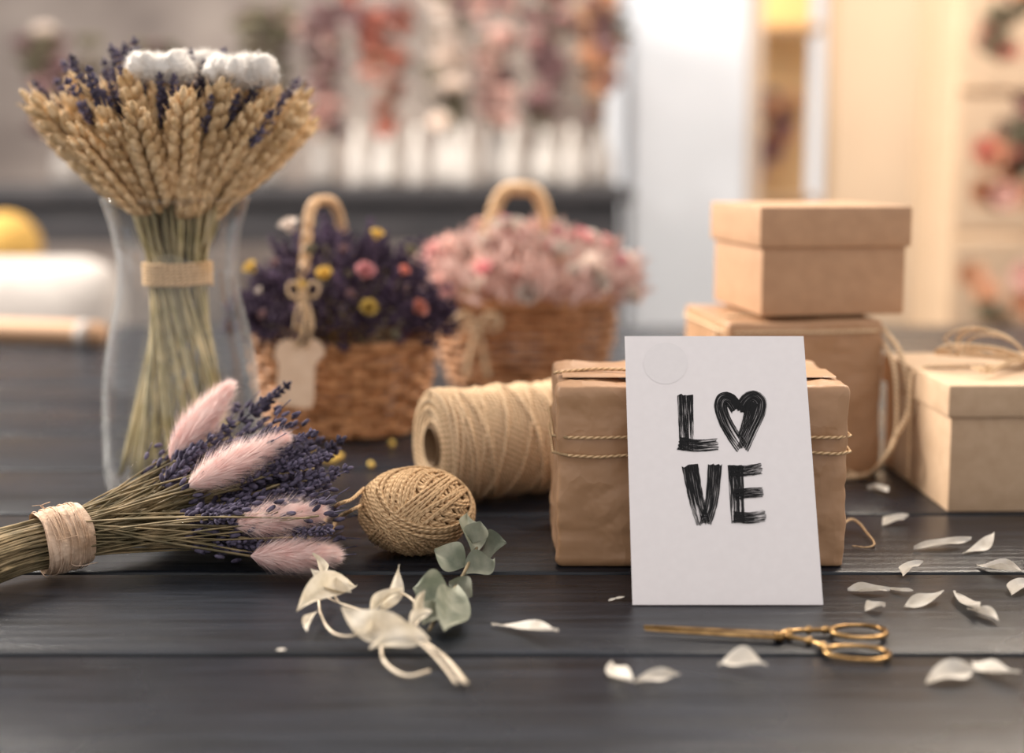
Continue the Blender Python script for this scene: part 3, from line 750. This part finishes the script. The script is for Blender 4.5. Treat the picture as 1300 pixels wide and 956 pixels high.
# basket of pink flowers
c2 = V((.014,1.525,0)); t = thing('flower_basket', 'wicker basket filled with pink and cream dried flowers, behind the spool', 'basket', c2)
basket(t, c2, (.098,.072), (.074,.052), .090, 9, 24, 'wicker', .0035)
handle(t, V((c2.x-.060,c2.y-.03,.09)), V((c2.x+.046,c2.y+.01,.09)), V((c2.x-.006,c2.y-.01,.211)), 'wicker_pale', .0066, .10)
cl = ['blush','white','pink','blush','rose','white','blush','white']
for i in range(100):
    a_ = R.uniform(0, 2*PI); q = math.sqrt(R.random())
    p = V((c2.x+.128*q*math.cos(a_), c2.y+.092*q*math.sin(a_), .162-.056*q**2.4+R.uniform(-.014,.016)))
    d = (p-V((c2.x, c2.y, .06))).normalized()
    put(BL[cl[i % 8]], 'flower_head', t, orient(p, d, 0, R.uniform(.7,1.7)))
m = MB()
for i in range(600):
    a_ = R.uniform(0, 2*PI); q = math.sqrt(R.random())
    p = V((c2.x+.118*q*math.cos(a_), c2.y+.090*q*math.sin(a_), .09+(.078-.045*q*q)*R.random()))
    d = (p-V((c2.x, c2.y, .05))).normalized(); m.leaf(p, d+V((R.uniform(-.7,.7), R.uniform(-.7,.7), R.uniform(-.2,.3))), (R.uniform(-1,1), -1, R.uniform(0,1)), .028, .007, .2, .3, 4, 2)
m.build('petal_filler', 'f_blush', t)['kind'] = 'stuff'
m = MB(); hb_ = PY(606,412,c2.y-.082)
for sx in (-1, 1):
    for j in range(3): m.tube(smooth([hb_, hb_+V((sx*.012,-.004,.012-.003*j)), hb_+V((sx*.024,-.004,.006-.003*j)), hb_+V((sx*.016,-.004,-.005)), hb_]), .0018, 6)
    m.tube(smooth([hb_, hb_+V((sx*.006,-.004,-.025)), hb_+V((sx*.012,.000,-.055))]), .0022, 6)
m.build('bow', 'twine_pale', t)

# ------------------------------------------------------------------ LEAF SPRIGS
t = thing('dried_leaf_sprig', 'bleached dry sprig with cream leaves and curling stems, front of table', 'sprig', PZ(500,800,0))
m = MB()
m.tube(smooth([PZ(592,868,.003), PZ(565,835,.005), PZ(525,806,.008), PZ(480,782,.010), PZ(430,765,.010), PZ(395,748,.008)]), [.0014-.0009*i/40 for i in range(41)], 6, flat=.5)
m.tube(smooth([PZ(580,868,.003), PZ(560,842,.006), PZ(535,818,.009), PZ(507,806,.009), PZ(486,816,.005), PZ(488,840,.003), PZ(515,858,.002), PZ(546,852,.003)]), .0009, 6, flat=.5)
m.tube(smooth([PZ(480,782,.010), PZ(452,806,.006), PZ(424,804,.004), PZ(408,782,.004), PZ(404,752,.006)]), .0007, 6)
m.tube(smooth([PZ(520,805,.008), PZ(532,785,.010), PZ(524,762,.013), PZ(500,748,.015)]), .0006, 6)
m.tube(smooth([PZ(430,765,.010), PZ(418,745,.012), PZ(408,728,.012)]), .0006, 6)
m.build('stem', 'ribbon_stem', t)
def lf(px1, py1, px2, py2, W, z1=.006, z2=.010, curl=.1, cup=.35, nrm=(0,-.35,1), mat='leaf_white', par=None, p=.8, wav=.05, side=0):
    a_ = PZ(px1, py1, z1); b_ = PZ(px2, py2, z2); m = MB()
    m.leaf(a_, b_-a_, nrm, (b_-a_).length, W, curl, cup, 12, 8, p, wav, side); return m.build('leaf', mat, par)
for args in ((452,744,374,780,.0150,.012,.007,.10,.7,(.1,-.8,.55),.14), (446,752,396,728,.0090,.012,.018,.2,.8,(0,-.5,.8),-.1),
             (524,800,438,774,.0170,.012,.014,.10,.5,(.1,-.85,.5),-.10), (546,812,470,826,.0130,.010,.005,.10,.6,(0,-.7,.7),.12), (500,786,448,806,.0110,.010,.008,.15,.6,(0,-.7,.7),-.12),
             (480,776,500,722,.0085,.010,.022,.15,.9,(.5,-.8,.3),.1), (470,776,512,752,.0090,.010,.016,.15,.7,(0,-.5,.8),-.1), (520,792,548,778,.0080,.010,.014,.15,.7,(0,-.6,.7),-.1),
             (404,775,390,806,.0050,.006,.003,.1,.6,(0,-.5,.8),.1), (410,732,396,706,.0065,.012,.018,.1,.9,(.4,-.7,.4),.1),
             (530,785,536,752,.0060,.010,.020,.2,.7,(.4,-.8,.3),-.1)):
    lf(*args[:10], par=t, side=args[10], wav=.11)
t = thing('eucalyptus_sprig', 'grey green eucalyptus sprig beside the ball of twine', 'sprig', PZ(590,740,0))
m = MB(); m.tube(smooth([PZ(545,800,.004), PZ(565,765,.008), PZ(585,735,.012), PZ(600,705,.016), PZ(612,685,.014)]), .0009, 6); m.build('stem', 'green_stem', t)
for args in ((600,705,590,656,.019,.014,.028,.1,.5,(.5,-.8,.3)), (612,700,644,690,.019,.012,.018,.1,.5,(.2,-.6,.7)),
             (592,720,551,700,.020,.012,.020,.1,.5,(.2,-.7,.6)), (590,730,626,712,.018,.010,.014,.1,.5,(0,-.6,.7)), (578,745,560,808,.022,.012,.004,.1,.5,(.3,-.8,.5)),
             (572,755,525,748,.021,.010,.012,.15,.5,(0,-.8,.6)), (570,740,600,758,.016,.012,.006,.1,.5,(0,-.8,.6)), (562,770,534,796,.016,.008,.006,.1,.5,(0,-.8,.6)),(600,690,610,662,.015,.018,.03,.1,.5,(0,-.9,.4))):
    lf(*args, mat='euca', par=t, p=1.0, wav=.09)

# ------------------------------------------------------------------ SCISSORS
t = thing('scissors', 'small antique gold embroidery scissors lying before the card', 'scissors', PZ(1000,815,0))
def blade(tip, piv, w, z, sh):
    m = MB(); a_ = PZ(*tip, z); b_ = PZ(*piv, z); d = (b_-a_).normalized(); s_ = V((-d.y, d.x, 0)); n = 10; L_ = (b_-a_).length
    for i in range(n+1):
        q = i/n; ww = w*(.12+.88*q**.7); c_ = a_+d*L_*q
        for (o, zz) in ((0, -.0006), (1, -.0004), (.55, .0009), (0, .0005)): m.add(c_+s_*ww*o*sh+V((0,0,zz)))
    for i in range(n):
        for k in range(4): m.f.append((i*4+k, i*4+(k+1) % 4, i*4+4+(k+1) % 4, i*4+4+k))
    m.f += [(3,2,1,0), (n*4, n*4+1, n*4+2, n*4+3)]; m.build('blade', 'gold', t, False)
blade((817,796), (992,806), .0052, .0022, 1); blade((818,799), (992,806), .0052, .0034, -1)
def hand(path, ring, z):
    m = MB(); P_ = smooth([PZ(x, y, z) for x, y in path], 6); n = len(P_)
    m.tube(P_, [.0019-.0007*math.sin(PI*i/(n-1)) for i in range(n)], 8)
    for q in (int(n*.25), int(n*.55), int(n*.82)): m.ell(P_[q], P_[q+1]-P_[q], .0042, .0023, 10, 6)
    h = m.build('handle', 'gold', t); m = MB(); cx, cy, rx, ry, rot = ring; c_ = PZ(cx, cy, z); pts = []
    for k in range(36):
        a_ = 2*PI*k/36; pts.append(c_+Matrix.Rotation(rot, 3, 'Z') @ V((math.cos(a_)*rx*(1-.06*math.cos(2*a_)), math.sin(a_)*ry*(1+.10*math.cos(a_)), 0)))
    m.tube(pts, [.0011+.0006*math.cos(2*PI*k/36)**2 for k in range(36)], 8, closed=True); m.build('finger_ring', 'gold', h)
hand([(985,806),(1010,801),(1035,800),(1060,800)], (1090,802,.0145,.0098,.0), .0034)
hand([(985,806),(1010,810),(1035,816),(1052,824)], (1088,829,.0162,.0098,-.13), .0024)
m = MB(); c_ = PZ(990,806,.0042); m.lathe([(.0003,.0016),(.0014,.0015),(.0023,.0009),(.0025,-.001),(.0025,-.003),(.0003,-.003)], c_, 20); m.build('pivot_screw', 'gold', t)

# ------------------------------------------------------------------ LOOSE PETALS
PET = [
 (1102,618,1128,626,.012,'small pale petal left of the right lidded box'),
 (1120,664,1152,656,.010,'pale petal before the lidded box\'s left corner'),
 (1160,694,1232,688,.011,'long flat petal lying before the right lidded box'),
 (1222,700,1258,682,.009,'slim upturned petal just right of the long flat petal'),
 (1146,728,1172,716,.010,'small petal with dark base between card and right edge'),
 (1076,746,1130,748,.010,'grey veined petal close to the card\'s right edge'),
 (1128,744,1160,750,.005,'thin twisted petal beside the grey veined petal'),
 (1098,772,1124,768,.010,'tiny white petal nearest above the scissor handles'),
 (1148,768,1196,754,.010,'curled petal right above the scissor rings'),
 (1214,750,1240,782,.013,'wide bright petal, left one of a touching pair'),
 (1228,770,1268,788,.009,'narrow bright petal, lower one of a touching pair'),
 (1240,716,1300,732,.014,'large cream petal near the right photo edge'),
 (1284,752,1312,738,.012,'petal cut off by the right photo edge'),
 (624,790,710,812,.010,'long slender white petal between sprig and card'),
 (912,842,974,848,.014,'pale petal in front of the scissor blades'),
 (778,838,806,868,.011,'petal lying before the card\'s left bottom corner'),
 (806,862,862,856,.009,'flat dim petal just beside the one before card corner'),
 (1176,864,1238,852,.016,'rounded petal at the front, right of the scissors'),
 (1236,838,1296,860,.012,'rightmost of the petals along the front edge'),
]
for x1, y1, x2, y2, W, lab in PET:
    a_ = PZ(x1, y1, .0025); b_ = PZ(x2, y2, .003); m = MB()
    m.leaf(a_, b_-a_, (R.uniform(-.2,.2), R.uniform(-.40,-.10), 1), (b_-a_).length, W*.88, R.uniform(.06,.2), R.uniform(.35,.8), 12, 6, R.uniform(.65,1.1), .13, R.uniform(-.14,.14))
    zmin = min(v.z for v in m.v)
    for v in m.v: v.z += .0006-zmin
    tag(m.build('petal', 'petal'), lab, 'petal', 'pale dried petals scattered on the table')
for i, (px, py) in enumerate(((350,825),(780,760),(772,763))):
    m = MB(); a_ = PZ(px, py, .001); m.leaf(a_, (1,.5*i-.3,0), (0,-.2,1), .006, .0025, .2, .4, 4, 2)
    tag(m.build('petal_crumb', 'petal'), ['tiny crumb of petal on the left front plank','tiny curled crumb left of the card\'s bottom corner','second crumb touching the curled one by the card'][i], 'petal crumb')
for i in range(9):
    p = PZ(R.uniform(395,500), R.uniform(562,592), .003); m = MB()
    m.ell(p, (R.uniform(-1,1), R.uniform(-1,1), .2), .007, .0026, 7, 5)
    tag(m.build('flower_crumb', 'f_yellow'), 'small yellow flower crumb fallen before the lavender basket', 'flower crumb', 'yellow crumbs before the lavender basket')
m = MB()
pts = [V((-.72,1.87,.017)), V((-.53,1.82,.017))]; m.tube([pts[0].lerp(pts[1], i/6) for i in range(7)], .0160, 20)
t = thing('paper_roll', 'rolled kraft paper at the far left of the table', 'paper roll', (-.62,1.84,0)); m.build('roll', 'kraft_board', t)
m = MB(); m.tube([pts[1]+V((-.03,.008,0)), pts[1]+V((-.015,.004,0))], .0170, 20); m.build('band', 'white_fabric', t)

# ------------------------------------------------------------------ BACKGROUND
t = thing('console_table', 'long black console table along the back wall holding vases', 'table', (-.5,3.75,-.75))
m = MB(); m.box((-1.45,3.5,.135), (.30,4.1,.172), .004); m.build('tabletop', 'dark_wood', t)
m = MB(); m.box((-1.40,3.53,.03), (.27,4.05,.134), .003); m.build('apron', 'dark_wood', t)
m = MB(); m.box((-1.38,3.6,-.45), (.25,4.0,-.42), .003); m.build('lower_shelf', 'dark_wood', t)
for x in (-1.40, -.58, .22):
    for y in (3.54, 3.99):
        m = MB(); m.box((x, y, -.75), (x+.05, y+.05, .03), .003); m.build('leg', 'dark_wood', t)
BB = {k: bloom_mesh('f_'+k, .040, 40+i) for i, k in enumerate(('coral','mauve','white','blush','rose','yellow','purple','green','peach'))}
def vase_bunch(px, yb, ytop, Y, zt, k1, k2, wd, vmat, vlab, blab):
    x = (px-650)/F*Y*1.01; hh = PY(px, yb, Y).z-zt
    hv = max(.12, hh)
    m = MB(); m.lathe([(.0005,0),(.036,0),(.040,.02),(.038,hv*.5),(.022,hv*.82),(.026,hv),(.023,hv),(.019,hv*.82),(.033,hv*.5),(.035,.015),(.0005,.012)], (x, Y, zt+.001), 24)
    tag(m.build('vase', vmat), vlab, 'vase', 'vases on the console table')
    t = thing('flower_bunch', blab, 'flowers', (x, Y, zt+.02), 'flower bunches in the console vases')
    top = PY(px, ytop, Y).z; z0 = zt+hv; rad = wd; ch = (top-z0)
    m = MB()
    for k in range(9): m.tube(smooth([(x+R.uniform(-.012,.012), Y+R.uniform(-.012,.012), zt+.03), (x+R.uniform(-.008,.008), Y, z0), (x+R.uniform(-rad,rad)*.7, Y+R.uniform(-.06,.06), z0+ch*.6)], 4), .002, 4)
    m.build('stems', 'green_stem', t)
    for k in range(52):
        a_ = R.uniform(0, 2*PI); q = math.sqrt(R.random()); e = R.random()
        p = V((x+rad*q*math.cos(a_)*(.5+.5*e), Y+.08*q*math.sin(a_), z0+ch*(.02+.92*e)))
        put(BB[k1 if R.random() < .55 else (k2 if R.random() < .5 else R.choice(('white','green','mauve')))], 'bloom', t, orient(p, p-V((x, Y, z0-.05)), 0, R.uniform(.6,1.1)))
VB = [
 (95,200,40,'green','mauve',.11,'clear_grey','grey vase at the console table\'s left end','grey green bunch in the leftmost console vase'),
 (215,205,60,'mauve','green',.09,'clear_grey','grey vase behind the wheat bouquet','mauve bunch hidden behind the wheat'),
 (345,185,0,'green','mauve',.070,'clear_grey','grey vase right behind the wheat\'s right side','green and mauve bunch right of the wheat'),
 (415,180,0,'mauve','blush',.060,'clear_grey','grey vase left of the coral flowers','mauve and blush bunch left of the coral flowers'),
 (492,180,-10,'coral','coral',.085,'white_glaze','white vase under the coral flowers','large coral bunch above the lavender basket'),
 (570,165,-20,'white','green',.062,'white_glaze','white vase with cream flowers beside the coral ones','cream and green bunch right of the coral flowers'),
 (630,165,-30,'blush','mauve',.060,'clear_grey','grey vase above the pink basket\'s handle','tall blush bunch above the pink basket'),
 (692,165,-30,'mauve','rose',.062,'white_glaze','white vase holding the mauve and rose flowers','mauve and rose bunch at the top, two from the column'),
 (758,165,-20,'peach','mauve',.062,'clear_grey','grey vase next to the white column','peach and mauve bunch next to the white column'),
]
for i, (px, yb, yt, a1, a2, wd, vm, l1, l2) in enumerate(VB): vase_bunch(px, yb, yt, 3.78, .172, a1, a2, wd, vm, l1, l2)
for i, px in enumerate((455,530,590,650,725)):
    x = (px-650)/F*3.6; hv = .15; m = MB()
    m.lathe([(.0005,0),(.020,0),(.022,.02),(.020,hv*.55),(.009,hv*.75),(.009,hv),(.007,hv),(.0005,hv-.01)], (x, 3.60, .1725), 20)
    tag(m.build('bottle', 'white_glaze'), 'small white bottle, number %s from the left in the console front row' % ['one','two','three','four','five'][i], 'bottle', 'white bottles on the console table')
t = thing('armchair', 'beige grey rounded armchair behind the table\'s far left end', 'armchair', (-.95,2.75,-.75))
m = MB(); m.box((-1.25,2.68,-.40), (-.76,2.84,.050), .078, 8); m.build('backrest', 'white_fabric', t)
m = MB(); m.box((-1.22,2.35,-.42), (-.80,2.67,-.28), .04, 4); m.build('seat', 'white_fabric', t)
for x in (-1.20, -.85):
    for y in (2.38, 2.76):
        m = MB(); m.tube([(x,y,-.75),(x,y,-.41)], [.014,.02], 10); m.build('leg', 'shelf_wood', t)
m = MB(); m.ell((-1.07,3.0,.055), (0,0,1), .15, .078, 20, 12, .05)
t = thing('floor_lamp', 'yellow globe lamp at the left edge behind the armchair', 'lamp', (-1.07,3.0,-.75)); m.build('lamp_shade', 'yellow_fabric', t)
m = MB(); m.lathe([(.001,0),(.12,0),(.12,.015),(.012,.03),(.011,.735)], (-1.07,3.0,-.75), 20); m.build('base', 'dark_wood', t)
t = thing('wall_shelf', 'narrow warm wooden shelf inside the yellow lit niche', 'shelf', (.80,4.45,-.1))
for z in (.10, .62):
    m = MB(); m.box((.70,4.38,z), (.94,4.59,z+.025), .003); m.build('board', 'shelf_wood', t)
t = thing('flower_bunch', 'purple pink blooms on the shelf inside the yellow niche', 'flowers', (.82,4.48,.126))
for k in range(24):
    p = V((.82+R.uniform(-.08,.06), 4.48+R.uniform(-.04,.04), .185+R.uniform(0,.24))); put(BB[R.choice(['purple','blush','peach','rose'])], 'bloom', t, orient(p, V((R.uniform(-1,1), -1, R.uniform(0,1))), 0, .9))
SX = -.10
t = thing('shelf_unit', 'open wooden shelf unit with flowers at the right edge', 'shelf', (1.35+SX,3.5,-.75))
m = MB(); m.box((1.13+SX,3.36,-.75), (1.15+SX,3.66,1.1), .003); m.build('side_panel', 'shelf_wood', t)
m = MB(); m.box((1.60+SX,3.36,-.75), (1.625+SX,3.66,1.1), .003); m.build('side_panel', 'shelf_wood', t)
for z in (-.35,.06,.42):
    m = MB(); m.box((1.151+SX,3.36,z-.02), (1.599+SX,3.66,z), .003); m.build('shelf', 'shelf_wood', t)
for i, (z, ks, lab, n_) in enumerate(((-.35,('green','peach','blush','peach'),'peach and green bunch on the low shelf at the right edge',60), (.06,('peach','green','peach','blush','coral'),'peach and green bunch on the middle shelf, right edge',60), (.42,('coral','rose','peach','green'),'red coral bunch on the top shelf at right edge',45))):
    t = thing('flower_bunch', lab, 'flowers', (1.3+SX,3.5,z))
    for k in range(n_):
        p = V((1.30+SX+R.uniform(-.105,.24), 3.36+R.uniform(-.08,.1), z+.055+R.uniform(0,.26))); put(BB[R.choice(ks)], 'bloom', t, orient(p, V((R.uniform(-1,1), -1, R.uniform(0,1))), 0, R.uniform(.8,1.15)))

# ------------------------------------------------------------------ LIGHT
w = bpy.data.worlds.new('World'); SC.world = w; w.use_nodes = True
w.node_tree.nodes['Background'].inputs[0].default_value = (1.0,.955,.925, 1); w.node_tree.nodes['Background'].inputs[1].default_value = .98
def area(name, loc, to, sx, sy, e, col):
    l = bpy.data.lights.new(name, 'AREA'); l.shape = 'RECTANGLE'; l.size = sx; l.size_y = sy; l.energy = e; l.color = col
    o = bpy.data.objects.new(name, l); C.objects.link(o); o.location = loc
    o.rotation_euler = (V(to)-V(loc)).to_track_quat('-Z', 'Y').to_euler(); return o
area('window_light', (-2.1,2.2,1.6), (0,1.0,0), 1.0, .9, 215, (1,.92,.82))
area('rear_light', (1.5,2.5,2.5), (.1,1.0,0), 1.0, .8, 110, (1,.87,.72))
area('back_wall_fill', (.6,2.2,2.0), (.6,4.6,.3), 2.2, 1.0, 46, (1,.91,.79))  # added fill lamp that brightens the background walls, no fixture of the room
area('niche_light', (.80,4.3,1.3), (.82,4.55,.3), .2, .2, 8, (1,.75,.40))

cam = bpy.data.cameras.new('Camera'); co = bpy.data.objects.new('Camera', cam); C.objects.link(co); SC.camera = co
co.location = (0,0,HC); co.rotation_euler = (PI/2-PT, 0, 0)
cam.sensor_width = 36; cam.lens = F*36/1300; cam.shift_y = -45/1300; cam.clip_start = .02
cam.dof.use_dof = True; cam.dof.focus_distance = .83; cam.dof.aperture_fstop = 2.8
